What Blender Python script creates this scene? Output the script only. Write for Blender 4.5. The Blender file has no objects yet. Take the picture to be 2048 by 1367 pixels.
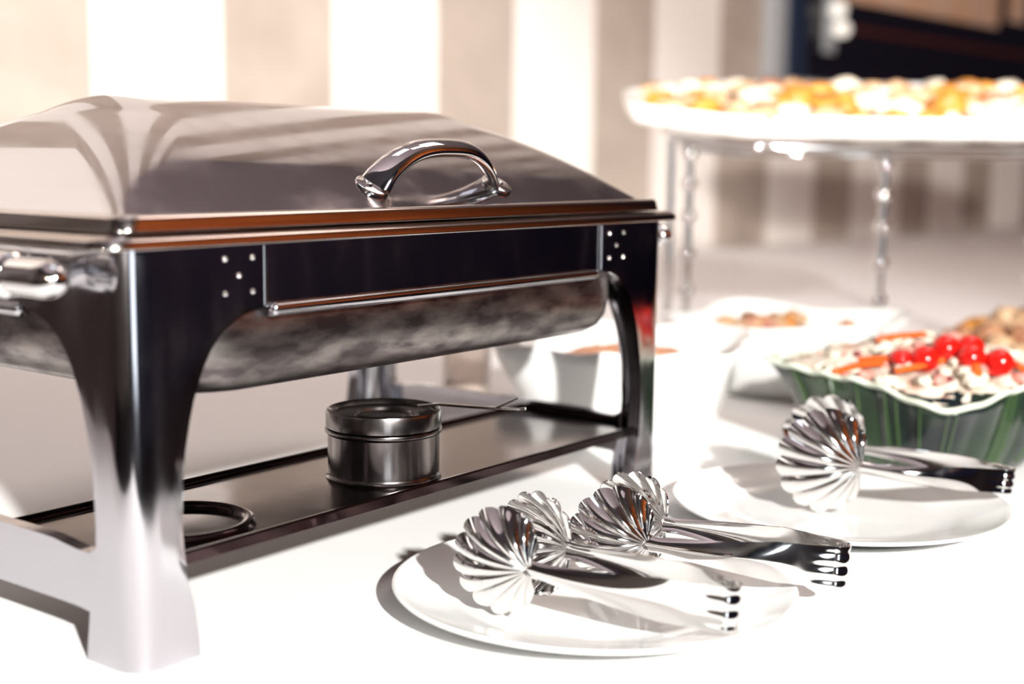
import bpy, bmesh, math, random
from mathutils import Vector, Matrix, noise
random.seed(7)
PI = math.pi
scene = bpy.context.scene
col = scene.collection

# ------------------------------------------------------------------ camera
CP = (-0.4524, -0.6029, 0.2896); YAW, PITCH, ROLL = 0.9224, 0.13457, 0.01138
cd = bpy.data.cameras.new('camera'); cam = bpy.data.objects.new('camera', cd); col.objects.link(cam)
F_ = Vector((math.sin(YAW)*math.cos(PITCH), math.cos(YAW)*math.cos(PITCH), -math.sin(PITCH)))
R_ = Vector((math.cos(YAW), -math.sin(YAW), 0)); U_ = R_.cross(F_)
R2 = R_*math.cos(ROLL)+U_*math.sin(ROLL); U2 = -R_*math.sin(ROLL)+U_*math.cos(ROLL)
m = Matrix((R2, U2, -F_)).transposed().to_4x4(); m.translation = Vector(CP)
cam.matrix_world = m
cd.sensor_width = 36; cd.lens = 2706.5/2048*36
cd.clip_start = 0.02; cd.clip_end = 50
cd.dof.use_dof = True; cd.dof.focus_distance = 0.93; cd.dof.aperture_fstop = 3.2
scene.camera = cam
# ------------------------------------------------------------------ world, lights, exposure
scene.view_settings.view_transform = 'Standard'
scene.view_settings.look = 'None'
scene.view_settings.gamma = 1
scene.view_settings.use_curve_mapping = False
scene.view_settings.exposure = 0.0
w = bpy.data.worlds.new('world'); scene.world = w; w.use_nodes = True
w.node_tree.nodes['Background'].inputs[0].default_value = (.03, .03, .05, 1)
w.node_tree.nodes['Background'].inputs[1].default_value = 1
try:
    scene.cycles.use_denoising = True
    scene.cycles.max_bounces = 8; scene.cycles.diffuse_bounces = 3; scene.cycles.glossy_bounces = 5
    scene.cycles.sample_clamp_indirect = 6
except Exception: pass

def light(name, typ, loc, target, power, colr, size=0.1, spot=None, size_y=None):
    l = bpy.data.lights.new(name, typ); l.energy = power; l.color = colr
    if typ == 'AREA':
        l.size = size
        if size_y: l.shape = 'RECTANGLE'; l.size_y = size_y
    else: l.shadow_soft_size = size
    if spot: l.spot_size = spot; l.spot_blend = .5
    o = bpy.data.objects.new(name, l); col.objects.link(o); o.location = loc
    o.rotation_euler = (Vector(target)-Vector(loc)).to_track_quat('-Z', 'Y').to_euler()
    return o
light('key_spot', 'SPOT', (-1.15, -2.26, 1.17), (.62, .08, .05), 950, (1, .985, .95), .05, math.radians(42))
ws = light('wall_spot', 'SPOT', (-4.3, -2.3, .75), (-4.3+math.cos(.49), -2.3+math.sin(.49), .75+math.tan(math.radians(19))), 2650, (1, .925, .86), .07, math.radians(50))
ws.data.spot_blend = .06
light('ceiling_panel', 'AREA', (.50, .22, 3.3), (.5, .22, 0), 5, (.80, .90, 1), .9)
light('far_fill', 'AREA', (2.6, -.3, 3.2), (2.4, .5, 0), 28, (1, .80, .70), 1.3)  # warm fill light added to brighten the cloth at the back right
light('back_wash', 'AREA', (1.5, -.4, 3.1), (2.2, 1.9, 1.6), 8, (1, .93, .88), 1.0)
light('wood_panel_fill', 'AREA', (3.5, -2.6, .9), (3.9, -4.2, 1.9), 46, (1, .55, .25), 2.6, None, .5)  # added light, brightens the unseen wood panel that the steel rims reflect

# ------------------------------------------------------------------ materials
def mat(name, base=(.8,.8,.8), metal=0, rough=.5, coat=0, trans=0, ior=1.45, emit=None, estr=0, sss=0):
    m = bpy.data.materials.new(name); m.use_nodes = True
    b = m.node_tree.nodes['Principled BSDF']
    b.inputs['Base Color'].default_value = (*base, 1)
    b.inputs['Metallic'].default_value = metal
    b.inputs['Roughness'].default_value = rough
    b.inputs['IOR'].default_value = ior
    b.inputs['Coat Weight'].default_value = coat
    b.inputs['Transmission Weight'].default_value = trans
    if sss:
        b.inputs['Subsurface Weight'].default_value = sss
        b.inputs['Subsurface Radius'].default_value = (.01, .006, .004)
    if emit:
        b.inputs['Emission Color'].default_value = (*emit, 1); b.inputs['Emission Strength'].default_value = estr
    return m
def nodes(m): return m.node_tree.nodes, m.node_tree.links, m.node_tree.nodes['Principled BSDF']
def noise_mix(m, c1, c2, scale=20, detail=4, stretch=(1,1,1), lo=.35, hi=.65, sock='Base Color', coord='Object'):
    N, L, b = nodes(m)
    tc = N.new('ShaderNodeTexCoord'); mp = N.new('ShaderNodeMapping'); mp.inputs['Scale'].default_value = stretch
    nz = N.new('ShaderNodeTexNoise'); nz.inputs['Scale'].default_value = scale; nz.inputs['Detail'].default_value = detail
    cr = N.new('ShaderNodeValToRGB'); cr.color_ramp.elements[0].position = lo; cr.color_ramp.elements[1].position = hi
    L.new(tc.outputs[coord], mp.inputs[0]); L.new(mp.outputs[0], nz.inputs['Vector']); L.new(nz.outputs[0], cr.inputs[0])
    if sock == 'Base Color':
        cr.color_ramp.elements[0].color = (*c1, 1); cr.color_ramp.elements[1].color = (*c2, 1)
    else:
        cr.color_ramp.elements[0].color = (c1, c1, c1, 1); cr.color_ramp.elements[1].color = (c2, c2, c2, 1)
    L.new(cr.outputs[0], b.inputs[sock]); return cr
def bump(m, scale=60, strength=.2, dist=.001, stretch=(1,1,1), detail=4):
    N, L, b = nodes(m)
    tc = N.new('ShaderNodeTexCoord'); mp = N.new('ShaderNodeMapping'); mp.inputs['Scale'].default_value = stretch
    nz = N.new('ShaderNodeTexNoise'); nz.inputs['Scale'].default_value = scale; nz.inputs['Detail'].default_value = detail
    bp = N.new('ShaderNodeBump'); bp.inputs['Strength'].default_value = strength; bp.inputs['Distance'].default_value = dist
    L.new(tc.outputs['Object'], mp.inputs[0]); L.new(mp.outputs[0], nz.inputs['Vector']); L.new(nz.outputs[0], bp.inputs['Height']); L.new(bp.outputs[0], b.inputs['Normal'])

M = {}
M['steel'] = mat('polished_steel', (.52, .51, .54), 1, .10)
noise_mix(M['steel'], .07, .22, 35, 5, (1, 1, .4), .4, .75, 'Roughness'); bump(M['steel'], 9, .10, .0006, detail=2)
M['lid'] = mat('lid_steel', (.60, .575, .59), 1, .07)
noise_mix(M['lid'], .05, .24, 16, 8, (1, .35, 2.2), .42, .72, 'Roughness'); bump(M['lid'], 6, .05, .0006, detail=1)
M['lidrim'] = mat('rim_steel', (.66, .60, .57), 1, .13); bump(M['lidrim'], 50, .08, .0005, (.1, 1, 1))
M['pan'] = mat('stained_pan_steel', (.3, .28, .28), 1, .34)
noise_mix(M['pan'], (.12, .10, .105), (.42, .385, .365), 70, 9, (.4, .4, 1.2), .38, .64); bump(M['pan'], 120, .12, .0004, (.3, .3, 1))
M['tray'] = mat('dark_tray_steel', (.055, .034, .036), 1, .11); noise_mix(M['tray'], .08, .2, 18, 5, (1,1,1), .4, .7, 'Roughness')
M['chrome'] = mat('bright_chrome', (.80, .79, .79), 1, .05); bump(M['chrome'], 14, .10, .0005, detail=1)
M['tong'] = mat('tong_steel', (.74, .73, .72), 1, .09); noise_mix(M['tong'], .05, .16, 40, 3, (1,1,1), .4, .7, 'Roughness')
M['can'] = mat('brushed_can_steel', (.42, .39, .38), 1, .2); noise_mix(M['can'], (.10, .085, .085), (.34, .31, .30), 40, 5, (1, 1, .3), .35, .62)
M['darkcan'] = mat('sooty_cap_steel', (.14, .11, .12), 1, .25)
M['cloth'] = mat('white_table_linen', (.88, .87, .86), 0, .85); bump(M['cloth'], 7, .25, .004, (1, .5, 1), 3)
M['china'] = mat('white_china', (.87, .87, .85), 0, .12, .5)
M['wallwhite'] = mat('cream_wallpaper', (.84, .80, .755), 0, .6)
M['walltan'] = mat('taupe_wallpaper', (.44, .375, .325), 0, .38)
noise_mix(M['walltan'], (.39, .33, .285), (.50, .43, .375), 5, 5, (1, 1, 1), .3, .7)
M['navy'] = mat('dark_navy_wall', (.024, .026, .080), 0, .7)
M['wood'] = mat('added_wood_panel', (.55, .20, .06), 0, .4); noise_mix(M['wood'], (.20, .055, .02), (.70, .27, .09), 1.6, 4, (1, 1, 3), .38, .62)
M['addedstrip'] = mat('added_brown_strip', (.34, .24, .22), 0, .5)
M['ceil'] = mat('mauve_grey_ceiling', (.25, .215, .245), 0, .8)
M['floor'] = mat('dark_carpet', (.03, .018, .022), 0, .9)
M['pane'] = mat('added_window_glow', (.1, .1, .1), 0, .3, emit=(.86, .94, 1), estr=3.4)
M['blackframe'] = mat('black_lacquer', (.010, .009, .016), 0, .25)
M['navyframe'] = mat('navy_lacquer', (.02, .03, .06), 0, .3)
M['greytrim'] = mat('grey_trim', (.38, .40, .42), 0, .4)
M['poster'] = mat('tan_paper', (.62, .42, .30), 0, .6); noise_mix(M['poster'], (.66, .40, .25), (.66, .50, .42), 4, 3, (1,1,1), .3, .7)
M['redtrim'] = mat('dark_red_trim', (.075, .018, .015), 0, .5)
M['bulb'] = mat('frosted_bulb', (.9, .88, .82), 0, .3, emit=(1, .95, .86), estr=.55)
M['leafbowl'] = mat('green_glazed_china', (.07, .11, .065), 0, .22, .25)
noise_mix(M['leafbowl'], (.005, .010, .012), (.040, .075, .030), 12, 4, (1, 1, .25), .35, .68)
M['rimglaze'] = mat('pale_green_glaze', (.70, .76, .62), 0, .15, .6)
M['salad'] = mat('creamy_salad', (.86, .79, .70), 0, .45, sss=.1)
noise_mix(M['salad'], (.50, .30, .22), (.66, .58, .48), 55, 5, (1,1,1), .36, .52)
M['cream'] = mat('creamy_white_chunk', (.68, .61, .50), 0, .45, sss=.1)
M['pinkveg'] = mat('pale_pink_chunk', (.60, .25, .20), 0, .45)
M['tomato'] = mat('red_tomato_skin', (.50, .008, .005), 0, .15, .2)
M['carrot'] = mat('orange_carrot', (.62, .10, .008), 0, .4)
M['herb'] = mat('dark_green_herb', (.05, .09, .05), 0, .5)
M['bean'] = mat('dark_red_bean', (.16, .015, .02), 0, .3)
M['golden'] = mat('golden_fried_crust', (.75, .36, .07), 0, .45); noise_mix(M['golden'], (.42, .13, .015), (.66, .30, .05), 40, 4, (1,1,1), .3, .7)
M['pastry'] = mat('pale_pastry', (.74, .53, .33), 0, .5); noise_mix(M['pastry'], (.42, .22, .10), (.62, .44, .28), 40, 4, (1,1,1), .3, .7)
M['meat'] = mat('brown_roast_meat', (.34, .14, .07), 0, .4); noise_mix(M['meat'], (.22, .08, .04), (.52, .26, .13), 30, 4, (1,1,1), .3, .7)
M['peach'] = mat('peach_salad', (.72, .40, .26), 0, .5); noise_mix(M['peach'], (.48, .18, .08), (.60, .36, .24), 40, 4, (1,1,1), .3, .7)
M['glass'] = mat('clear_glass', (.80, .74, .70), 0, .03, trans=1, ior=1.45)
M['tablewood'] = mat('table_top_wood', (.25, .14, .08), 0, .5)

# ------------------------------------------------------------------ helpers
def link_mesh(name, verts, faces, material, parent=None, smooth=True, mats=None, fmat=None, auto=None):
    me = bpy.data.meshes.new(name); me.from_pydata([tuple(v) for v in verts], [], faces)
    bm = bmesh.new(); bm.from_mesh(me); bmesh.ops.recalc_face_normals(bm, faces=bm.faces)
    if auto is not None:
        for e in bm.edges:
            if len(e.link_faces) == 2 and e.calc_face_angle(0) > math.radians(auto): e.smooth = False
    bm.to_mesh(me); bm.free()
    for mm in (mats or [material]): me.materials.append(mm)
    for i, p in enumerate(me.polygons):
        p.use_smooth = smooth
        if fmat: p.material_index = fmat[i]
    o = bpy.data.objects.new(name, me); col.objects.link(o)
    if parent: o.parent = parent
    return o
def tag(o, label, cat, group=None, kind=None):
    if label: o['label'] = label
    if cat: o['category'] = cat
    if group: o['group'] = group
    if kind: o['kind'] = kind
    return o
def thing(name, label, cat, loc=(0,0,0), rz=0, group=None):
    o = bpy.data.objects.new(name, None); col.objects.link(o); o.location = loc; o.rotation_euler = (0, 0, rz)
    o.empty_display_size = .02
    return tag(o, label, cat, group)
def struct(o, kind='structure'): o['kind'] = kind; return o
def solidify(o, t, offset=-1):
    md = o.modifiers.new('thickness', 'SOLIDIFY'); md.thickness = t; md.offset = offset; md.use_even_offset = False
    es = o.modifiers.new('split', 'EDGE_SPLIT'); es.split_angle = math.radians(55); return o
def bevel(o, wd, seg=2):
    md = o.modifiers.new('edge', 'BEVEL'); md.width = wd; md.segments = seg; md.limit_method = 'ANGLE'; return o
def box(name, x0, x1, y0, y1, z0, z1, material, parent=None, bv=0):
    v = [(x, y, z) for z in (z0, z1) for y in (y0, y1) for x in (x0, x1)]
    f = [(0,2,3,1), (4,5,7,6), (0,1,5,4), (2,6,7,3), (0,4,6,2), (1,3,7,5)]
    o = link_mesh(name, v, f, material, parent, smooth=False)
    if bv: bevel(o, bv)
    return o
def grid(name, rows, material, parent=None, close_u=False, close_v=False, caps=False, auto=None, mats=None, fmf=None):
    nr, nc = len(rows), len(rows[0]); v = [p for r in rows for p in r]; f = []; fm = []
    for i in range(nr if close_v else nr-1):
        for j in range(nc if close_u else nc-1):
            a = i*nc+j; b = i*nc+(j+1) % nc; i2 = (i+1) % nr
            f.append((a, b, i2*nc+(j+1) % nc, i2*nc+j)); fm.append(fmf(i, j) if fmf else 0)
    if caps:
        f.append(tuple(range(nc))[::-1]); f.append(tuple((nr-1)*nc+j for j in range(nc))); fm += [0, 0]
    return link_mesh(name, v, f, material, parent, True, mats, fm if fmf else None, auto)
def rrect(x0, x1, y0, y1, r, z, n=8):
    r = max(min(r, (x1-x0)/2-1e-5, (y1-y0)/2-1e-5), 1e-5); pts = []
    for cx, cy, a0 in ((x1-r, y1-r, 0), (x0+r, y1-r, PI/2), (x0+r, y0+r, PI), (x1-r, y0+r, 1.5*PI)):
        for k in range(n+1):
            a = a0+PI/2*k/n; pts.append((cx+r*math.cos(a), cy+r*math.sin(a), z))
    return pts
def lathe(name, prof, material, parent=None, n=48, loc=(0,0,0), auto=40, caps=False):
    rows = [[(loc[0]+r*math.cos(2*PI*k/n), loc[1]+r*math.sin(2*PI*k/n), loc[2]+z) for k in range(n)] for r, z in prof]
    return grid(name, rows, material, parent, close_u=True, caps=caps, auto=auto)
def tube(name, pts, rad, material, parent=None, n=12, flat=1.0, up=None):
    pts = [Vector(p) for p in pts]; rows = []; N = len(pts)
    upv = Vector(up) if up else Vector((0, 0, 1))
    for i, p in enumerate(pts):
        t = (pts[min(i+1, N-1)]-pts[max(i-1, 0)]).normalized()
        s = t.cross(upv)
        if s.length < 1e-4: s = t.cross(Vector((1, 0, 0)))
        s.normalize(); u = s.cross(t).normalized()
        r = rad[i] if isinstance(rad, (list, tuple)) else rad
        rs, ru = r if isinstance(r, tuple) else (r, r*flat)
        rows.append([tuple(p+s*rs*math.cos(2*PI*k/n)+u*ru*math.sin(2*PI*k/n)) for k in range(n)])
    return grid(name, rows, material, parent, close_u=True, caps=True, auto=50)
def lerp_tab(tab, x):
    for (a, b), (c, d) in zip(tab, tab[1:]):
        if a <= x <= c: return b+(d-b)*(x-a)/(c-a)
    return tab[0][1] if x < tab[0][0] else tab[-1][1]
def blob(name, loc, size, material, parent=None, sub=2, rough=.18, seed=0, squash=(1,1,1), rz=0):
    bm = bmesh.new(); bmesh.ops.create_icosphere(bm, subdivisions=sub, radius=1)
    for v in bm.verts:
        k = 1+rough*noise.noise(v.co*1.7+Vector((seed*3.1, seed*1.7, seed)))
        v.co = Vector((v.co.x*squash[0], v.co.y*squash[1], v.co.z*squash[2]))*k*size
    me = bpy.data.meshes.new(name); bm.to_mesh(me); bm.free(); me.materials.append(material)
    for p in me.polygons: p.use_smooth = True
    o = bpy.data.objects.new(name, me); col.objects.link(o); o.location = loc; o.rotation_euler = (0, 0, rz)
    if parent: o.parent = parent
    return o

# ------------------------------------------------------------------ room
WA = math.radians(6); WN = 1.957    # the striped wall: n.(x,y) = WN
wn = (math.sin(WA), math.cos(WA)); wt = (math.cos(WA), -math.sin(WA))
def wallpt(t, z, off=0): return (wt[0]*t+wn[0]*(WN-off), wt[1]*t+wn[1]*(WN-off), z)
def wall_y(x): return (WN-wn[0]*x)/wn[1]
ZF, ZC = -.75, 3.4
edges = [1.104, 1.426, 1.746, 2.093, 2.387, 2.731, 3.019, 3.368, 3.680, 3.994, 4.267, 4.649, 4.90, 5.22, 5.50, 5.85, 6.15, 6.50, 6.80, 7.15, 7.45, 7.8, 8.1, 8.5, 9.2]
pre = [1.104]
k = 0
while pre[0] > -5.2:
    pre.insert(0, pre[0]-(.33 if k % 2 == 0 else .34)); k += 1     # taupe just left of the first white stripe
allE = pre[:-1]+edges; i0 = len(pre)-1
rows = [[wallpt(t, z) for t in allE] for z in (ZF, ZC)]
wl = grid('wall_back', rows, None, mats=[M['wallwhite'], M['walltan']], fmf=lambda i, j: 0 if -.62 < allE[j] < -.5 else (j-i0) % 2)
struct(wl)
XL, XR, YF = -5.0, 9.0, -4.2
def quad(name, pts, material): return struct(link_mesh(name, pts, [(0, 1, 2, 3)], material, smooth=False))
quad('floor', [(XL, YF, ZF), (XR, YF, ZF), (XR, 2.6, ZF), (XL, 2.6, ZF)], M['floor'])
quad('ceiling', [(XL, YF, ZC), (XR, YF, ZC), (XR, 2.6, ZC), (XL, 2.6, ZC)], M['ceil'])
quad('wall_left', [(XL, YF, ZF), (XL, 2.6, ZF), (XL, 2.6, ZC), (XL, YF, ZC)], M['walltan'])
quad('wall_right', [(XR, YF, ZF), (XR, 2.6, ZF), (XR, 2.6, ZC), (XR, YF, ZC)], M['navy'])
quad('wall_front', [(XL, YF, ZF), (XR, YF, ZF), (XR, YF, ZC), (XL, YF, ZC)], M['navy'])
tr = box('added_trim_1', -.5, XR-.02, YF+.01, YF+.09, .75, ZC-.05, M['wood']); struct(tr)  # unseen wood panel, added so the steel rims reflect orange
rows = [[wallpt(t, z, o_) for t in (-5.2, -2, 2, 8.5)] for z, o_ in ((ZF, .02), (-.04, .02), (-.02, .03), (-.01, .0))]  # hidden brown strip, added so the leg's short face reflects brown
struct(grid('added_trim_2', rows, M['addedstrip'], auto=30))
# glowing full-height window added behind the camera for the near leg's highlight
wf = box('added_window_1', -4.05, -2.45, YF+.01, YF+.06, ZF+.01, 1.9, M['greytrim']); struct(wf)
for i in range(2):
    for j in range(2):
        p = box('added_window_pane', -3.98+i*.76, -3.28+i*.76, YF+.06, YF+.07, ZF+.06+j*1.28, ZF+1.28+j*1.28, M['pane'], wf)

# ------------------------------------------------------------------ table and cloth
YE = -.318
XA, XB = -.42, 7.6
tb = thing('buffet_table', 'long buffet table hidden under the white tablecloth along the striped wall', 'table', (0, 0, ZF))
tz = .75-.004
v = []
for z in (tz-.03, tz):
    v += [(XA, YE+.012, z), (XB, YE+.012, z), (XB, wall_y(XB)-.03, z), (XA, wall_y(XA)-.03, z)]
link_mesh('tabletop', v, [(0,1,2,3), (4,5,6,7), (0,1,5,4), (1,2,6,5), (2,3,7,6), (3,0,4,7)], M['tablewood'], tb, smooth=False)
for lx, ly in ((XA+.1, YE+.1), (XB-.1, YE+.1), (XA+.1, 1.9), (XB-.1, .9)):
    box('leg', lx-.03, lx+.03, ly-.03, ly+.03, 0, tz-.03, M['tablewood'], tb)
xs = [XA+(XB-XA)*0]; 
xs = []
x = XA
while x < XB:
    xs.append(x); x += .02 if -.6 < x < 1.4 else .08
xs.append(XB)
rows = []
def fold(x, d):
    a = min(d/.28, 1)
    return a*(.032*math.sin(x*19+1.5*math.sin(x*6))+.016*math.sin(x*41+2*d*4)+.022)
for s in [-.62, -.5, -.4, -.3, -.22, -.15, -.10, -.06, -.035]:
    d = -s
    rows.append([(x, YE-.004-fold(x, d)-.05*d, -.018-(d-.02)) for x in xs])
for k in range(1, 7):
    a = PI/2*k/6
    rows.append([(x, YE+.014-.018*math.cos(a)-fold(x, .02)*(1-k/6), -.018+.018*math.sin(a)) for x in xs])
for f in [.02, .05, .09, .14, .2, .27, .35, .43, .52, .6, .7, .8, .9, 1]:
    rows.append([(x, YE+.016+(wall_y(x)-.01-YE-.016)*f, 0) for x in xs])
rows = [[(XA-.02-.02*math.sin(25*rw[0][1]), rw[0][1], min(rw[0][2], -.6)), (XA-.015, rw[0][1], min(rw[0][2], -.2)), (XA-.004, rw[0][1], min(rw[0][2], -.006))]+rw for rw in rows]
cl = grid('tablecloth', rows, M['cloth']); tag(cl, 'white linen tablecloth draped over the buffet table, folds hanging at the front edge', 'tablecloth')
solidify(cl, .002)

# ------------------------------------------------------------------ chafing dish
L, D, H = .56, .345, .2380
cf = thing('chafing_dish', 'large rectangular stainless steel chafing dish with domed lid on four legs', 'chafing dish')
RC = .016; QA = PI*RC/4
leg_tab = [(0, .044), (.008, .0435), (.03, .0405), (.05, .0355), (.065, .0335), (.08, .0325), (.11, .034), (.124, .036), (.140, .0395), (.151, .0425), (.161, .0465), (.170, .0505), (.179, .056), (.187, .063), (.192, .0695), (.196, .077), (.199, .0855), (.2010, .0985), (H, .0985)]
def legpt(p, z, off, sx, sy):
    r = RC-off
    if abs(p) <= QA:
        a = -3*PI/4+(p/QA)*PI/4
        x, y = RC+r*math.cos(a), RC+r*math.sin(a)
    elif p > 0: x, y = RC+(p-QA), off
    else: x, y = off, RC+(-p-QA)
    flare = .0010*max(0, 1-z/.03)**2       # foot splays slightly
    x, y = x-flare, y-flare
    return ((x if sx > 0 else L-x), (y if sy > 0 else D-y), z)
zl = [0, .003, .01, .02, .03, .04, .05, .065, .08, .095, .11, .124, .132, .14, .146, .151, .156, .161, .166, .170, .175, .179, .183, .187, .19, .192, .194, .196, .198, .199, .2, .2008, .2012, .21, .225, H]
def make_leg(sx, sy):
    rows = []
    for z in zl:
        e = lerp_tab(leg_tab, z)
        pm = e-RC+QA
        ps = [-pm+(-QA+pm)*k/6 for k in range(6)]+[-QA+2*QA*k/10 for k in range(11)]+[QA+(pm-QA)*(k+1)/6 for k in range(6)]
        row = [legpt(-pm, z, .011, sx, sy), legpt(-pm, z, .004, sx, sy), legpt(-pm, z, .001, sx, sy)]
        row += [legpt(p, z, 0, sx, sy) for p in ps]
        row += [legpt(pm, z, .001, sx, sy), legpt(pm, z, .004, sx, sy), legpt(pm, z, .011, sx, sy)]
        rows.append(row)
    o = grid('leg', rows, M['steel'], cf, auto=50); solidify(o, .0018, 0)
    for (rx, rz) in ((.0675, .2305), (.0885, .2305), (.078, .2205), (.0675, .2105), (.0885, .2105)):
        for side in (0, 1):
            pr = [(0, .0022), (.0009, .0019), (.0016, .0011), (.0019, 0)]
            rr = []
            for r_, h_ in pr:
                ring = []
                for kk in range(10):
                    a = 2*PI*kk/10; u, vv = r_*math.cos(a), r_*math.sin(a)
                    if side == 0: q = (rx+u, -h_-.0006, rz+vv)
                    else: q = (-h_-.0006, rx+u, rz+vv)
                    ring.append(((q[0] if sx > 0 else L-q[0]), (q[1] if sy > 0 else D-q[1]), q[2]))
                rr.append(ring)
            grid('rivet', rr, M['chrome'], o, close_u=True)
    return o
for sx, sy in ((1, 1), (-1, 1), (1, -1), (-1, -1)): make_leg(sx, sy)
# band panels between the corner brackets
x0, x1 = .1000, L-.1000
for y, s in ((.0012, 1), (D-.0012, -1)):
    box('band_panel', x0, x1, min(y, y+s*.002), max(y, y+s*.002), .2000, H, M['steel'], cf, .0004)
    ys = [y-s*q for q in (0, .003, .0045, .005, .0045, .003, 0, -.002)]
    zs = [.2025, .2022, .2008, .1985, .1962, .1945, .194, .194]
    rows = [[(xx, yy, zz) for yy, zz in zip(ys, zs)] for xx in (x0+.004, x0+.007, x1-.010, x1-.007)]
    o = grid('rolled_rail', rows, M['steel'], cf, caps=True, close_u=True)
    for xs_ in (.0985, L-.0985):
        tube('seam_bead', [(xs_, y-s*.0012, .2015), (xs_, y-s*.0012, .219), (xs_, y-s*.0012, H-.0008)], .0015, M['chrome'], cf, 8, up=(1, 0, 0))
for x, s in ((.0012, 1), (L-.0012, -1)):
    box('band_panel', min(x, x+s*.002), max(x, x+s*.002), .1000, D-.1000, .2000, H, M['steel'], cf, .0004)
    xs_ = [x-s*q for q in (0, .003, .0045, .005, .0045, .003, 0, -.002)]
    rows = [[(xx, yy, zz) for xx, zz in zip(xs_, [.2035, .2032, .2018, .1995, .1972, .1955, .195, .195])] for yy in (.1, .103, D-.103, D-.1)]
    grid('rolled_rail', rows, M['steel'], cf, caps=True, close_u=True)
    # low cross panel joining the legs on the short side
    zt, zb = .066, .030
    rr = []
    for k in range(25):
        yy = .030+(D-.06)*k/24
        e = min(yy-.030, D-.030-yy)
        up = -.012*math.exp(-e/.02) if False else 0
        zt_ = .060+.006*min(1, e/.05); 
        rr.append([(x, yy, zb-.006*math.exp(-e/.008)), (x, yy, .040), (x, yy, .052), (x, yy, zt_+.010*math.exp(-e/.006)), (x+s*.008, yy, zt_+.010*math.exp(-e/.006))])
    o = grid('cross_panel', rr, M['steel'], cf, auto=50); solidify(o, .002, 0)
# shelf tray on the front half
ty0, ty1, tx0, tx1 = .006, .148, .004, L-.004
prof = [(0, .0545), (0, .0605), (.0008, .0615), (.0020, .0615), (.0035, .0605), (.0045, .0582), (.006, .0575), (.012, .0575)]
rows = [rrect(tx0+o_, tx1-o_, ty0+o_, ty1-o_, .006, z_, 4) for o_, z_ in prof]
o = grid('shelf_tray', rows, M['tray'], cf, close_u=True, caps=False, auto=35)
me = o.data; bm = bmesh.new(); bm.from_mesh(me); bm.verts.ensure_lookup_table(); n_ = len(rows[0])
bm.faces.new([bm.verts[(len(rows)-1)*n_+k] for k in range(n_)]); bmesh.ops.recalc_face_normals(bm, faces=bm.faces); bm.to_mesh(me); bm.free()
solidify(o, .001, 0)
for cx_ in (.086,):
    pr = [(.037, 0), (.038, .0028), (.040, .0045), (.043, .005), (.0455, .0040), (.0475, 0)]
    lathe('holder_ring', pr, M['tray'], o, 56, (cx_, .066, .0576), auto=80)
# water pan
pr = [(0, .236), (0, .175), (.0015, .163), (.006, .1535), (.013, .1485), (.022, .147)]
rows = [rrect(.040+a, .514-a, .0065+a, D-.0065-a, .045, z, 10) for a, z in pr]
wp = grid('water_pan', rows, M['pan'], cf, close_u=True, caps=True)
tx = [(-.04, .2384), (.0062, .2384), (.0075, .2387), (.0080, .2393), (.0078, .2400), (.0072, .2432), (.0066, .2441), (.0030, .2449), (.0022, .2456), (.0002, .2463), (-.04, .2464)]
rows = [rrect(-a-.012, L+a+.013, -a, D+a, .012+a if a > -.02 else .004, z, 8) for a, z in tx]
grid('pan_rim', rows, M['lidrim'], wp, close_u=True, close_v=True, auto=60)
# lid
lx0, lx1, ly0, ly1 = -.005, L-.008, -.003, D+.001
lid_rows = [rrect(lx0+.006, lx1-.006, ly0+.006, ly1-.006, .018, .2558, 14)]
SX, SY, HL = .112, (ly1-ly0)/2-.010-.0008, .0730
NT = 46
for k in range(NT+1):
    t = (k/NT)**1.3
    z = .2560+HL*(1-(1-t)**1.72)
    ix, iy = .010+SX*t, .010+SY*t
    lid_rows.append(rrect(lx0+ix, lx1-ix, ly0+iy, ly1-iy, .018+.055*t**.8, z, 14))
ld = grid('lid', lid_rows, M['lid'], cf, close_u=True)
bm = bmesh.new(); bm.from_mesh(ld.data); bm.verts.ensure_lookup_table(); n_ = len(lid_rows[0])
fc = bm.faces.new([bm.verts[(len(lid_rows)-1)*n_+k] for k in range(n_)]); fc.smooth = True
bmesh.ops.recalc_face_normals(bm, faces=bm.faces); bm.to_mesh(ld.data); bm.free()
tx = [(.020, .2474), (.0010, .2474), (.0002, .2478), (0, .2484), (.0002, .2492), (.0012, .2545), (.0018, .2558), (.0032, .2567), (.0085, .2570), (.020, .2560)]
rows = [rrect(lx0+a, lx1-a, ly0+a, ly1-a, .012, z, 10) for a, z in tx]
grid('lid_rim', rows, M['lidrim'], ld, close_u=True, close_v=True, auto=60)
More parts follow.
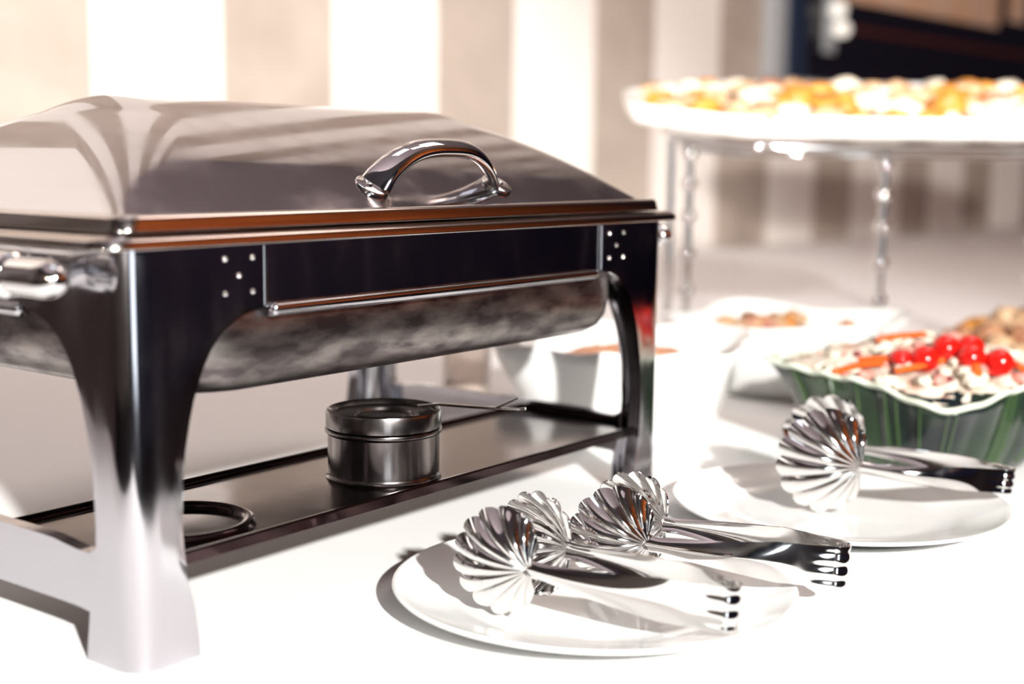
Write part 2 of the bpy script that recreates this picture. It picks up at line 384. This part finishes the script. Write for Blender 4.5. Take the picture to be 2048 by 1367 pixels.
# lid handle: an arched hollow grip with two foot plates
pts, rad = [], []
nrm = Vector((0, -.52, .85))
for k in range(33):
    u = -1+2*k/32; xx = .287+.064*math.copysign(abs(u)**.92, u)
    hgt = .0275*(max(0, 1-abs(u)**2.6))**.85
    base = Vector((xx, .0265, .2705))
    pts.append(base+Vector((0, -.30, .95))*hgt)
    wdt = .0086+.0030*abs(u)**3
    rad.append((wdt, .0058-.0026*abs(u)**3))
hd = tube('lid_handle', pts, rad, M['chrome'], ld, 20, up=nrm)
for sx in (-1, 1):
    pr = [(0, 0.0034), (.0108, .0034), (.0120, .0028), (.0124, .0014), (.0120, 0), (0, 0)]
    o = lathe('handle_foot', [(.0045, -.008), (.0045, 0)]+pr[::-1][1:]+[(.0001, .0032)], M['chrome'], ld, 28)
    q = nrm.to_track_quat('Z', 'Y'); o.rotation_euler = q.to_euler(); o.location = (.287+sx*.068, .0262, .2685)
    # rivet head
    r_ = lathe('handle_rivet', [(.0025, 0), (.0022, .001), (.001, .0016), (.0001, .0017)], M['chrome'], ld, 14)
    r_.rotation_euler = q.to_euler(); r_.location = Vector((.287+sx*.0715, .0262, .2685))+nrm*.0033
# side handles
for x, s in ((0, -1), (L, 1)):
    xx = x+s*.031; y0_, y1_ = .012, D-.012
    pts = []; rad = []
    n_ = 12
    for k in range(n_+1):
        a = PI/2*k/n_; pts.append((xx, y0_+.016*(1-math.cos(a)), .2235)); rad.append(.0004+.0105*math.sin(a))
    pts.append((xx, y0_+.04, .2235)); rad.append(.0108)
    pts.append((xx, y1_-.04, .2235)); rad.append(.0108)
    for k in range(n_, -1, -1):
        a = PI/2*k/n_; pts.append((xx, y1_-.016*(1-math.cos(a)), .2235)); rad.append(.0004+.0105*math.sin(a))
    sh = tube('side_handle', pts, rad, M['chrome'], cf, 20)
    for yc in (.066, D-.066):
        o = lathe('collar', [(.0108, -.0105), (.0125, -.0095), (.0132, -.008), (.0132, .008), (.0125, .0095), (.0108, .0105)], M['chrome'], sh, 24)
        o.rotation_euler = (PI/2, 0, 0); o.location = (xx, yc, .2235)
        tube('standoff', [(xx-s*.008, yc, .2235), (x+s*.012, yc, .2220), (x-s*.001, yc, .2210)], [(.008, .009), (.007, .008), (.010, .011)], M['chrome'], sh, 14)

# ------------------------------------------------------------------ fuel burner
bz = .0578; bc = (.268, .060)
fb = thing('fuel_burner', 'round steel fuel burner with a flat swing handle on the shelf under the pan', 'burner', (bc[0], bc[1], bz))
lathe('fuel_can', [(.0001, .0005), (.0405, .0005), (.0422, .0003), (.0425, .0014), (.0412, .0026), (.0408, .0045), (.0408, .0325), (.0425, .0335), (.0430, .0350), (.0425, .0365), (.040, .037), (.0001, .037)], M['can'], fb, 64, auto=50)
lathe('burner_cap', [(.0412, .0372), (.0422, .0380), (.0422, .0480), (.0415, .0500), (.0400, .0505), (.0385, .0495), (.0370, .0470), (.022, .0455), (.0205, .047), (.0195, .0450), (.0001, .0440)], M['can'], fb, 64, auto=50)
rows = []
hp = [(.026, -.010, .0490), (.038, -.020, .0500), (.050, -.038, .0488), (.062, -.056, .0478), (.070, -.070, .0474), (.073, -.075, .0484)]
tube('swing_handle', hp, [(.0045, .0009)]*4+[(.004, .0012), (.003, .001)], M['chrome'], fb, 8)
tube('handle_catch', [(.062, -.056, .0482), (.066, -.061, .0510), (.070, -.066, .0540), (.072, -.069, .0556)], [(.0030, .0010)]*4, M['chrome'], fb, 8)

# ------------------------------------------------------------------ plates
def plate(name, c, r, label):
    p = thing(name, label, 'plate', (c[0], c[1], .0008), 0, 'round white serving plates')
    pr = [(.0001, .0035), (r*.55, .0035), (r*.66, .0045), (r*.72, .0072), (r*.80, .0098), (r*.90, .0125), (r*.965, .0150), (r*.985, .0160), (r, .0163), (r*1.004, .0152), (r*.998, .0140), (r*.97, .0125), (r*.90, .0095), (r*.80, .0065), (r*.72, .0030), (r*.68, .0004), (r*.65, 0), (r*.64, .0008), (r*.62, .0015), (.0001, .0015)]
    lathe('dish_body', pr, M['china'], p, 128, auto=80)
    return p
P1, P2 = (.266, -.128), (.577, -.162)
plate('serving_plate', P1, .1315, 'white round plate in front of the chafing dish, carrying two shell tongs')
plate('serving_plate', P2, .135, 'white round plate beside the green leaf bowl, carrying one pair of tongs')

# ------------------------------------------------------------------ shell tongs
def make_tongs(E, tgt, hs, scale, label, ze, zh, W0=.0138):
    """E: bend end (x,y), tgt: point midway between the shell necks, hs: half gap there"""
    e = Vector((E[0], E[1], ze)); g = Vector((tgt[0], tgt[1], zh))
    ln = (g-e).length; ax = (g-e).normalized(); lat = ax.cross(Vector((0, 0, 1))).normalized(); up = lat.cross(ax).normalized()
    root = thing('serving_tongs', label, 'tongs', e, 0, 'shell serving tongs')
    root.rotation_euler = Matrix((ax, lat, up)).transposed().to_euler()
    RB = .0085
    def prof(v, amp, chan):
        return amp*(-math.cos(v*3*PI))*.5*(1-abs(v)**6)+chan*(-(v*v))
    NV = 25
    def strip(path, widths, amps, chans, nm, parent):
        rows = []
        n = len(path)
        for i, (x, y) in enumerate(path):
            xa, ya = path[max(i-1, 0)]; xb, yb = path[min(i+1, n-1)]
            t = Vector((xb-xa, yb-ya, 0)).normalized()
            nn = nsign(t)
            rows.append([tuple(Vector((x, y, v*widths[i]))+nn*prof(v, amps[i], chans[i])) for v in [-1+2*k/(NV-1) for k in range(NV)]])
        o = grid(nm, rows, M['tong'], parent); solidify(o, .0011, 0); return o
    # bend
    path = [(-RB*math.cos(a)+RB, RB*math.sin(a)) for a in [-PI/2+PI*k/16 for k in range(17)]]
    nsign = lambda t: Vector((-t.y, t.x, 0))
    strip(path, [W0]*17, [.0008]*17, [0]*17, 'bend', root)
    for s in (-1, 1):
        N = 30; path = []; wd = []; am = []; ch = []
        for k in range(N+1):
            u = k/N; x = RB+(ln-RB)*u
            y = s*(RB+(hs-RB)*(math.sin(min(u/.8, 1)*PI/2)**1.2)+.002*math.sin(PI*u))
            path.append((x, y))
            wd.append(W0*(1-.10*u) if u < .3 else (W0*(.97-.62*((u-.3)/.62)**.9) if u < .92 else W0*(.35+.05*(u-.92)/.08)))
            am.append(.0008*max(0, 1-u/.13)); ch.append(.0035*min(1, max(0, (u-.15)/.4)))
        nsign = (lambda t, s=s: Vector((-t.y, t.x, 0))*s)
        strip(path, wd, am, ch, 'arm', root)
        # scalloped shell, hollow towards the other shell
        Rc = .0270*scale; NL = 12; rows = []
        TH = math.radians(96)
        nth = 12*NL
        for i in range(nth+1):
            th = -TH+2*TH*i/nth
            ph = (i % 12)/12
            lobe = math.sin(PI*((i/12) % 1.0))
            R = 2*Rc*max(math.cos(th*.86), .08)**.62*(.93+.07*lobe**.7)
            row = []
            for j in range(17):
                q = j/16; r = .0035+(R-.0035)*q
                xx = r*math.cos(th); zz = r*math.sin(th)
                rho2 = ((xx-Rc)**2+zz**2)/Rc**2
                out = .0105*scale*(1-min(rho2, 1.6))+.0034*scale*(lobe-.5)*q**.8
                row.append((ln-.002+xx, s*(hs+out), zz))
            rows.append(row)
        o = grid('shell', rows, M['tong'], root); solidify(o, .0009, 0)
    return root
make_tongs((.235, -.250), (.219, -.124), .0265, 1.0, 'steel shell tongs nearest the camera, ends toward the table edge, on the front plate', .0310, .0408)
make_tongs((.354, -.266), (.313, -.145), .0275, 1.0, 'steel shell tongs on the front plate with the bend sticking out past its right rim', .0320, .0408)
make_tongs((.652, -.279), (.602, -.166), .0380, 1.24, 'steel shell tongs lying alone on the rear plate before the green bowl', .0350, .0470, .0098)

# ------------------------------------------------------------------ square white bowls
def square_ring(cx, cy, half, ang, z, n, p, lift, corner=0):
    pts = []
    for k in range(n):
        a = 2*PI*k/n
        c, s = math.cos(a), math.sin(a)
        r = half/((abs(c)**p+abs(s)**p)**(1/p))
        dk = (abs(math.sin(2*a)))**2
        zz = z+lift*dk; r *= 1+corner*dk
        pts.append((cx+r*math.cos(a+ang), cy+r*math.sin(a+ang), zz))
    return pts
def square_bowl(name, c, half, ang, h, base, lift, label, group=None, wave=0):
    b = thing(name, label, 'bowl', (c[0], c[1], .0008), 0, group)
    prof = [(.01, .006, 0, 0), (base*.9, .006, 0, 0), (base, .012, .05, 0), (half*.86, h*.55, .4, .3), (half*.95, h*.85, .8, .7), (half*.985, h*.99, 1, 1), (half*1.0, h, 1, 1), (half*1.015, h*.985, 1, 1), (half*.985, h*.84, .8, .8), (half*.90, h*.5, .4, .3), (base+.012, .012, 0, 0), (base+.002, .0, 0, 0), (base-.004, 0, 0, 0), (.01, .002, 0, 0)]
    rows = []
    for r, z, lf, cr in prof:
        ring = square_ring(0, 0, r, ang, z, 96, 2+2.2*min(1, z/h+.2), lift*lf, .05*cr)
        if wave: ring = [(x, y, zz+wave*lf*math.sin(11*math.atan2(y, x))) for x, y, zz in ring]
        rows.append(ring)
    grid('bowl_body', rows, M['china'], b, close_u=True)
    return b
B2 = (.757, .162); B1 = (1.120, .150)
square_bowl('salad_bowl', B2, .122, math.radians(22), .101, .084, .004, 'square white bowl just past the right end of the chafing dish, peach coloured salad inside', 'square white bowls', .002)
square_bowl('salad_bowl', B1, .128, math.radians(4), .092, .080, .009, 'larger square white bowl behind, with sagging sides and brown meat inside', 'square white bowls')
def fill_mound(name, c, r, z0, h, material, label, cat, seed=0, ang=0, p=3, parent=None, amp=.006):
    rows = []
    for j in range(14):
        q = j/13
        ring = []
        for k in range(64):
            a = 2*PI*k/64; rr = r*(1-q)/((abs(math.cos(a))**p+abs(math.sin(a))**p)**(1/p))+.0005
            x, y = rr*math.cos(a+ang), rr*math.sin(a+ang)
            z = z0+h*(1-(1-q)**2)+amp*noise.noise(Vector((x*45+seed, y*45, seed)))+amp*.6*noise.noise(Vector((x*110+seed, y*110, seed)))
            ring.append((x, y, z))
        rows.append(ring)
    o = grid(name, rows, material, parent, close_u=True, caps=True); o.location = (c[0], c[1], 0)
    tag(o, label, cat, kind='stuff')
    return o
fill_mound('peach_salad', B2, .096, .070, .024, M['peach'], 'peach coloured chopped salad filling the nearer square white bowl', 'salad', 3, math.radians(22))
fill_mound('meat_stew', B1, .108, .066, .014, M['meat'], 'brown stewed meat bed in the larger square white bowl', 'stew', 5, math.radians(8))
for i in range(34):
    a = random.uniform(0, 2*PI); r = .094*math.sqrt(random.random())
    mt = random.choice([M['pastry'], M['golden'], M['meat'], M['pinkveg'], M['pastry']])
    nm = {'pale_pastry': 'potato_piece', 'golden_fried_crust': 'potato_piece', 'brown_roast_meat': 'meat_piece', 'pale_pink_chunk': 'meat_piece'}[mt.name]
    o = blob(nm, (B1[0]+r*math.cos(a), B1[1]+r*math.sin(a), .081+.006*random.random()), random.uniform(.010, .016), mt, None, 2, .5, i, (1, .8, .65), a)
    tag(o, 'roasted potato piece in the larger square white bowl' if nm == 'potato_piece' else 'stewed meat piece in the larger square white bowl', 'food', 'potato pieces in the larger white bowl' if nm == 'potato_piece' else 'meat pieces in the larger white bowl')

# ------------------------------------------------------------------ green leaf bowl with salad
GC = (.862, -.128)
gb = thing('leaf_bowl', 'dark green leaf-shaped china bowl with a pale wavy rim, heaped with salad', 'bowl', (GC[0], GC[1], .0008))
tips = [math.radians(a) for a in (122, 207, 300, 30)]
def tipfac(a):
    best = 0
    for t in tips:
        d = abs((a-t+PI) % (2*PI)-PI); best = max(best, math.exp(-(d/.34)**2))
    return best
NG = 240
def green_ring(r, z, k, rib=0.0, shift=0):
    pts = []
    for i in range(NG):
        a = 2*PI*i/NG; tf = tipfac(a)
        wav = math.sin(a*24)
        near = math.exp(-(((a-tips[1]+PI) % (2*PI)-PI)/.35)**2)
        rr = r*(1+k*(.22*tf+.018*wav))+rib*abs(math.sin(a*14))
        zz = z+k*(.0016*wav+.004*tf-.020*near)
        pts.append((rr*math.cos(a), rr*math.sin(a), zz))
    return pts
outer = [(.094, 0, 0, 0), (.100, .010, .05, .002), (.110, .030, .2, .003), (.118, .055, .5, .003), (.123, .075, .8, .002), (.1265, .0855, 1, .0008)]
rows = [green_ring(r, z, k, rb) for r, z, k, rb in outer]
rows.insert(0, green_ring(.01, .001, 0))
bb = grid('bowl_body', rows, M['leafbowl'], gb, close_u=True, caps=True)
rows = [green_ring(r, z, k) for r, z, k in ((.1262, .0850, 1), (.1290, .0862, 1), (.1305, .0885, 1), (.1300, .0905, 1), (.1275, .0912, 1), (.1240, .0890, 1), (.112, .068, .7), (.09, .035, .3))]
grid('bowl_rim', rows, M['rimglaze'], gb, close_u=True)
# veins
for i in range(40):
    a = 2*PI*i/40+.11*math.sin(i*2.3)+.05*math.sin(i*5.1)
    pts = []
    for r, z, k, rb in outer[1:]:
        tf = tipfac(a); near = math.exp(-(((a-tips[1]+PI) % (2*PI)-PI)/.35)**2)
        rr = r*(1+k*(.22*tf+.018*math.sin(a*24)))+rb*abs(math.sin(a*14))+.0006
        pts.append((rr*math.cos(a), rr*math.sin(a), z+k*(.004*tf-.020*near)))
    tube('leaf_vein', pts, [.0015, .0014, .0012, .0010, .0008], M['veins'] if 'veins' in M else M.setdefault('veins', mat('pale_vein_glaze', (.045, .085, .030), 0, .12, .6)), gb, 6)
# salad mound
rows = []
for j in range(22):
    q = j/21; ring = []
    for k in range(110):
        a = 2*PI*k/110; near = math.exp(-(((a-tips[1]+PI) % (2*PI)-PI)/.35)**2)
        r = .121*(1+.20*tipfac(a))*(1-q)+.0005
        x, y = r*math.cos(a), r*math.sin(a)
        z = .086-.018*near*(1-q)**2+.030*(1-(1-q)**1.9)+.006*noise.noise(Vector((x*60, y*60, 1)))+.005*noise.noise(Vector((x*140, y*140, 4)))
        ring.append((x, y, z))
    rows.append(ring)
o = grid('creamy_salad', rows, M['salad'], None, close_u=True, caps=True); o.location = (GC[0], GC[1], 0)
tag(o, 'creamy white chopped salad heaped in the green leaf bowl', 'salad', kind='stuff')
def saladz(x, y):
    r = math.hypot(x, y); q = max(0, 1-r/.125)
    return .086+.030*(1-(1-q)**1.9)
cr = random.Random(11); rv_x, rv_y = .605, -.796
for i in range(120):
    a = cr.uniform(0, 2*PI); r = .118*math.sqrt(cr.random()); x, y = r*math.cos(a), r*math.sin(a)
    mt, nm, lb = cr.choice([(M['cream'], 'salad_chunk', 'white dressed cabbage chunk in the green leaf bowl')]*5+[(M['pinkveg'], 'ham_chunk', 'pink ham chunk in the salad of the green leaf bowl')]*2+[(M['herb'], 'herb_leaf', 'dark green herb scrap on the salad in the green leaf bowl')]*2+[(M['bean'], 'red_bean', 'dark red bean in the salad of the green leaf bowl')])
    s = cr.uniform(.006, .011) if nm in ('salad_chunk', 'ham_chunk') else .0048
    o = blob(nm, (GC[0]+x, GC[1]+y, saladz(x, y)+.001), s, mt, None, 2, .7, i, (1.2, .9, .6) if nm != 'herb_leaf' else (2.4, .8, .5), a)
    side = (rv_x*x+rv_y*y); dep = (-rv_y*x+rv_x*y)
    where = ('left part' if side < -.04 else ('right part' if side > .04 else 'middle'))+(' near front rim' if dep < -.03 else (' toward back' if dep > .04 else ''))
    tag(o, lb.replace('in the green leaf bowl', 'in green bowl').replace('of the green leaf bowl', 'of green bowl')+' '+where, 'food', lb.split(' in the')[0].split(' on the')[0]+'s, '+where+' of the green bowl')
def view_xy(x, y): return (GC[0]+x, GC[1]+y)
# cherry tomatoes, local x,y (x = along camera right, y = away from the camera)
rv = Vector((.605, -.796)); fv = Vector((.796, .605))
tomz = []
tset = [(-.012, .018, 'cut cherry tomato half left of the tomato cluster on the green bowl salad', 1), (.006, .004, 'whole cherry tomato at the front of the cluster on the green bowl salad', 0), (.046, .004, 'cherry tomato third from the left on the green bowl salad', 0), (.070, .002, 'cherry tomato furthest right on the green bowl salad', 0), (.030, .030, 'cherry tomato at the back of the cluster on the green bowl salad', 0), (.052, .034, 'dark red cherry tomato behind the others on the green bowl salad', 0), (-.118, .0, 'small tomato slice at the left corner of the green bowl', 1)]
for i, (a, b, lb, cut) in enumerate(tset):
    b, a = (b*.8-.086, a*1.08-.036) if i != 6 else (b+.006, a+.012); p = rv*a+fv*b; r = .0140 if not cut else .0130
    if i == 6: r = .006
    z = saladz(p.x, p.y)+r*.55
    o = blob('cherry_tomato', (GC[0]+p.x, GC[1]+p.y, z), r, M['tomato'], None, 3, .04, i, (1, 1, .92) if not cut else (1.25, .9, .62), .4)
    tag(o, lb, 'tomato', 'cherry tomatoes on the green bowl salad')
cset = [((-.085, -.005), (-.062, -.004), (-.040, -.016), 'carrot strip lying at the left end of the green bowl salad'),
        ((-.058, .004), (-.036, -.006), (-.012, -.022), 'long carrot strip running down toward the bowl rim left of the tomatoes'),
        ((-.034, -.034), (-.016, -.036), (.012, -.026), 'carrot strip just in front of the tomato cluster'),
        ((.036, -.052), (.040, -.036), (.043, -.022), 'upright carrot strip right of centre on the green bowl salad'),
        ((.058, -.044), (.060, -.030), (.078, -.022), 'wide red pepper strip below the right tomatoes'),
        ((.078, -.012), (.088, -.026), (.096, -.040), 'carrot strip at the right end of the green bowl salad'),
        ((-.030, .050), (-.008, .052), (.018, .050), 'carrot strip at the back of the green bowl salad')]
for i, (p0, p1, p2, lb) in enumerate(cset):
    pts = []
    for k in range(9):
        t = k/8
        a = (1-t)**2*p0[0]+2*t*(1-t)*p1[0]+t*t*p2[0]; b = (1-t)**2*p0[1]+2*t*(1-t)*p1[1]+t*t*p2[1]
        b -= .060; a -= .026; p = rv*a+fv*b; pts.append((GC[0]+p.x, GC[1]+p.y, saladz(p.x, p.y)+.0068))
    o = tube('pepper_strip' if 'pepper' in lb else 'carrot_strip', pts, [(.0050 if 'wide' not in lb else .009, .0032)]*9, M['carrot'] if 'pepper' not in lb else M['tomato'], None, 8)
    tag(o, lb, 'food', 'carrot strips on the green bowl salad')

# ------------------------------------------------------------------ golden dish behind the green bowl
GD = (1.275, -.125)
gd = thing('golden_food_dish', 'low white dish of golden fried pieces behind the green bowl', 'dish', (GD[0], GD[1], .0008))
lathe('dish_body', [(.001, .004), (.08, .004), (.11, .03), (.133, .060), (.137, .066), (.140, .064), (.120, .028), (.09, .0), (.001, 0)], M['china'], gd, 64, auto=80)
cr = random.Random(5)
for i in range(42):
    a = 2.399*i; r = .112*math.sqrt((i+.5)/42)
    o = blob('fried_piece', (GD[0]+r*math.cos(a), GD[1]+r*math.sin(a), .060+.034*(1-(r/.12)**2)+.008*cr.random()), cr.uniform(.017, .024), cr.choice([M['golden'], M['pastry'], M['golden'], M['meat']]), None, 2, .4, i, (1, .85, .7), a)
    tag(o, 'golden fried piece in the low dish behind the green bowl', 'food', 'fried pieces in the low dish')

# ------------------------------------------------------------------ tumbler
tg = thing('glass_tumbler', 'clear ribbed glass tumbler standing behind the chafing dish', 'glass', (.850, .455, .0008))
rows = []
for r, z, rb in [(.001, .010, 0), (.024, .010, 0), (.0255, .014, .3), (.0285, .06, 1), (.031, .098, .2), (.032, .100, 0), (.0335, .098, 0), (.031, .055, 1), (.028, .006, 1), (.026, .0, 0), (.001, .0, 0)]:
    rows.append([((r+.0007*rb*math.cos(20*2*PI*k/120))*math.cos(2*PI*k/120), (r+.0007*rb*math.cos(20*2*PI*k/120))*math.sin(2*PI*k/120), z) for k in range(120)])
grid('glass_body', rows, M['glass'], tg, close_u=True)

# ------------------------------------------------------------------ raised platter on a chrome stand
PA = math.atan2(-.796, .605)      # long axis direction
TILT = math.radians(11)
def platpt(x, y, z, o=Vector((1.250, .070, .317))):
    """platter local frame: x along its front edge, y towards the wall side, tilted up at the back"""
    yy = y*math.cos(TILT)-z*math.sin(TILT); zz = y*math.sin(TILT)+z*math.cos(TILT)
    return (o.x+x*math.cos(PA)-yy*math.sin(PA), o.y+x*math.sin(PA)+yy*math.cos(PA), o.z+zz)
def octo(hx, hy, c1, c2, z, n=6, rad=.02):
    P = [(hx-c1, -hy), (hx, -hy+c2), (hx, hy-c2), (hx-c1, hy), (-hx+c1, hy), (-hx, hy-c2), (-hx, -hy+c2), (-hx+c1, -hy)]
    out = []
    for i in range(8):
        p0, p1, p2 = Vector(P[i-1]), Vector(P[i]), Vector(P[(i+1) % 8])
        a = p1+(p0-p1).normalized()*rad; b = p1+(p2-p1).normalized()*rad
        for k in range(n+1):
            t = k/n; q = (1-t)**2*a+2*t*(1-t)*p1+t*t*b; out.append((q.x, q.y+.17, z))
    return out
HX, HY = .335, .17
pp_ = bpy.data.objects.new('serving_platter', None); col.objects.link(pp_); pp_.location = platpt(0, .17, 0)
pp_.empty_display_size = .02
tag(pp_, 'long white octagonal platter of golden finger food raised on a chrome stand', 'platter')
rows = []
for d, z in [(-.20, .010), (-.10, .010), (-.06, .012), (-.035, .020), (-.012, .028), (-.004, .030), (0, .029), (.001, .024), (-.002, .008), (-.006, .002), (-.030, -.002), (-.10, -.006), (-.20, -.006)]:
    hx, hy = max(HX+d, .02), max(HY+d, .01) if d > -.165 else .01
    cc = max(.13+d*.3, .004)
    rows.append([tuple(Vector(platpt(*q))-pp_.location) for q in octo(hx, hy, min(cc, hx*.6), min(.10+d*.3, hy*.6), z, 6, min(.02, hy*.3))])
grid('platter_body', rows, M['china'], pp_, close_u=True, caps=True, auto=70)
bpy.context.view_layer.update()
# food on platter
cr = random.Random(21); cnt = 0
spec = []
for gx in range(15):
    for gy in range(6):
        x = -.285+gx*.041+cr.uniform(-.01, .01); y = .035+gy*.052+cr.uniform(-.012, .012)
        if abs(x) > .21 and (abs(x)-.21)*.8 > min(y-.0, .34-y)-.02: continue
        spec.append((x, y))
for i, (x, y) in enumerate(spec):
    k = cr.random(); s = cr.uniform(.018, .026)
    mt = M['golden'] if k < .30 else (M['pastry'] if k < .72 else (M['cream'] if k < .92 else M['meat']))
    o = blob('fried_bite' if mt is M['golden'] else 'pastry_bite', platpt(x, y, .016+s*.45), s, mt, None, 2, .4, i, (1.15, .9, .62), cr.uniform(0, 3))
    where = ('left end' if x < -.11 else ('right end' if x > .11 else 'middle'))
    rowp = 'front row' if y < .08 else ('back rows' if y > .2 else 'inner rows')
    kind_ = {'golden_fried_crust': 'golden fried bite', 'pale_pastry': 'pale pastry bite', 'creamy_white_chunk': 'cream white bite', 'brown_roast_meat': 'brown meat bite'}[mt.name]
    tag(o, '%s at the %s of the raised octagonal platter, %s' % (kind_, where, rowp), 'food', '%ss, %s, %s of the raised platter' % (kind_, where, rowp))
for (x, y, s, lb) in ((-.115, .05, .026, 'large golden ball near the left front corner of the raised platter'), (.09, .05, .024, 'golden ball in the middle of the raised platter edge'), (.225, .05, .025, 'golden ball near the right end of the raised platter')):
    o = blob('fried_ball', platpt(x, y+.035, .034), s, M['golden'], None, 3, .2, x*9); tag(o, lb, 'food', 'large fried balls on the raised platter')
o = blob('cherry_tomato', platpt(-.105, .030, .026), .0135, M['tomato'], None, 3, .03, 1); tag(o, 'red cherry tomato at the front edge of the raised platter', 'tomato')
# stand
st = thing('platter_stand', 'bent chrome wire stand with ball joints holding the octagonal platter', 'stand', (1.30, .10, .0008))
S0 = st.location
def rel(p): return tuple(Vector(p)-S0)
topf = []
for k, q in enumerate(octo(HX-.055, HY-.035, .10, .07, -.016, 6, .03)):
    topf.append(rel(platpt(*q)))
topf.append(topf[0]); topf.append(topf[1])
tube('top_ring', topf, .005, M['chrome'], st, 10)
for (x, y) in ((-.262, .12), (.003, .055), (.29, .27), (.27, .08)):
    tp = Vector(platpt(x, y, -.018)); 
    for dx in ((-.013, .013) if x < 0 else (0,)):
        off = Vector((math.cos(PA)*dx, math.sin(PA)*dx, 0))
        zs = [tp.z, tp.z*.7, tp.z*.35, .004]
        lg = tube('leg', [rel(Vector((tp.x, tp.y, z))+off) for z in zs], .0052, M['chrome'], st, 12)
        if dx >= 0:
            for zf in (.93, .80, .66, .50, .34):
                bl = lathe('ball_joint', [(.0052, -.010), (.008, -.008), (.0105, -.004), (.0112, 0), (.0105, .004), (.008, .008), (.0052, .010)], M['chrome'], lg, 18)
                bl.location = rel(Vector((tp.x, tp.y, tp.z*zf))+off)
    bl = lathe('foot_pad', [(.001, 0), (.016, 0), (.017, .002), (.010, .006), (.005, .010)], M['chrome'], st, 20); bl.location = rel((tp.x, tp.y, .0012))
tube('cross_bar', [rel(platpt(-.26, .12, -.030)), rel(platpt(-.20, .06, -.030)), rel(platpt(0, .06, -.030)), rel(platpt(.26, .06, -.030))], .0045, M['chrome'], st, 10)

# ------------------------------------------------------------------ black framed board on the wall
def wbox(name, t0, t1, z0, z1, o0, o1, material, parent=None):
    v = [wallpt(t, z, o) for z in (z0, z1) for o in (o0, o1) for t in (t0, t1)]
    c = parent.location if parent else Vector((0, 0, 0))
    return link_mesh(name, [tuple(Vector(q)-c) for q in v], [(0,2,3,1), (4,5,7,6), (0,1,5,4), (2,6,7,3), (0,4,6,2), (1,3,7,5)], material, parent, smooth=False)
bd = thing('framed_wall_board', 'large black framed board hung on the striped wall behind the raised platter', 'wall board', wallpt(3.7, .572, 0))
wbox('backing', 3.79, 7.4, .585, 1.75, .002, .015, M['blackframe'], bd)
wbox('frame_side', 3.62, 3.69, .572, 1.85, .002, .05, M['greytrim'], bd)
wbox('frame_side', 3.69, 3.80, .572, 1.85, .002, .065, M['navyframe'], bd)
wbox('frame_side', 7.3, 7.45, .572, 1.85, .002, .065, M['navyframe'], bd)
wbox('frame_bottom', 3.80, 7.3, .572, .64, .002, .06, M['blackframe'], bd)
wbox('frame_top', 3.80, 7.3, 1.75, 1.85, .002, .06, M['blackframe'], bd)
wbox('paper_panel', 4.10, 5.43, .875, 1.55, .016, .022, M['poster'], bd)
wbox('paper_panel', 5.55, 5.72, .915, 1.55, .016, .022, M['poster'], bd)
wbox('red_moulding', 4.10, 7.2, .765, .785, .016, .03, M['redtrim'], bd)
sc_ = thing('wall_sconce', 'small twin globe wall light glowing at the left side of the black board', 'lamp', wallpt(4.02, .72, .016))
wbox('backplate', 3.99, 4.05, .68, .95, .016, .03, M['greytrim'], sc_)
for t, z in ((4.02, .83), (4.05, .765)):
    o = lathe('globe', [(.001, -.028), (.018, -.025), (.028, -.012), (.031, 0), (.028, .012), (.018, .025), (.001, .028)], M['bulb'], sc_, 20)
    o.location = Vector(wallpt(t, z, .055))-sc_.location
    tube('arm', [tuple(Vector(wallpt(t, z-.0, .02))-sc_.location), tuple(Vector(wallpt(t, z, .04))-sc_.location)], .008, M['greytrim'], sc_, 8)
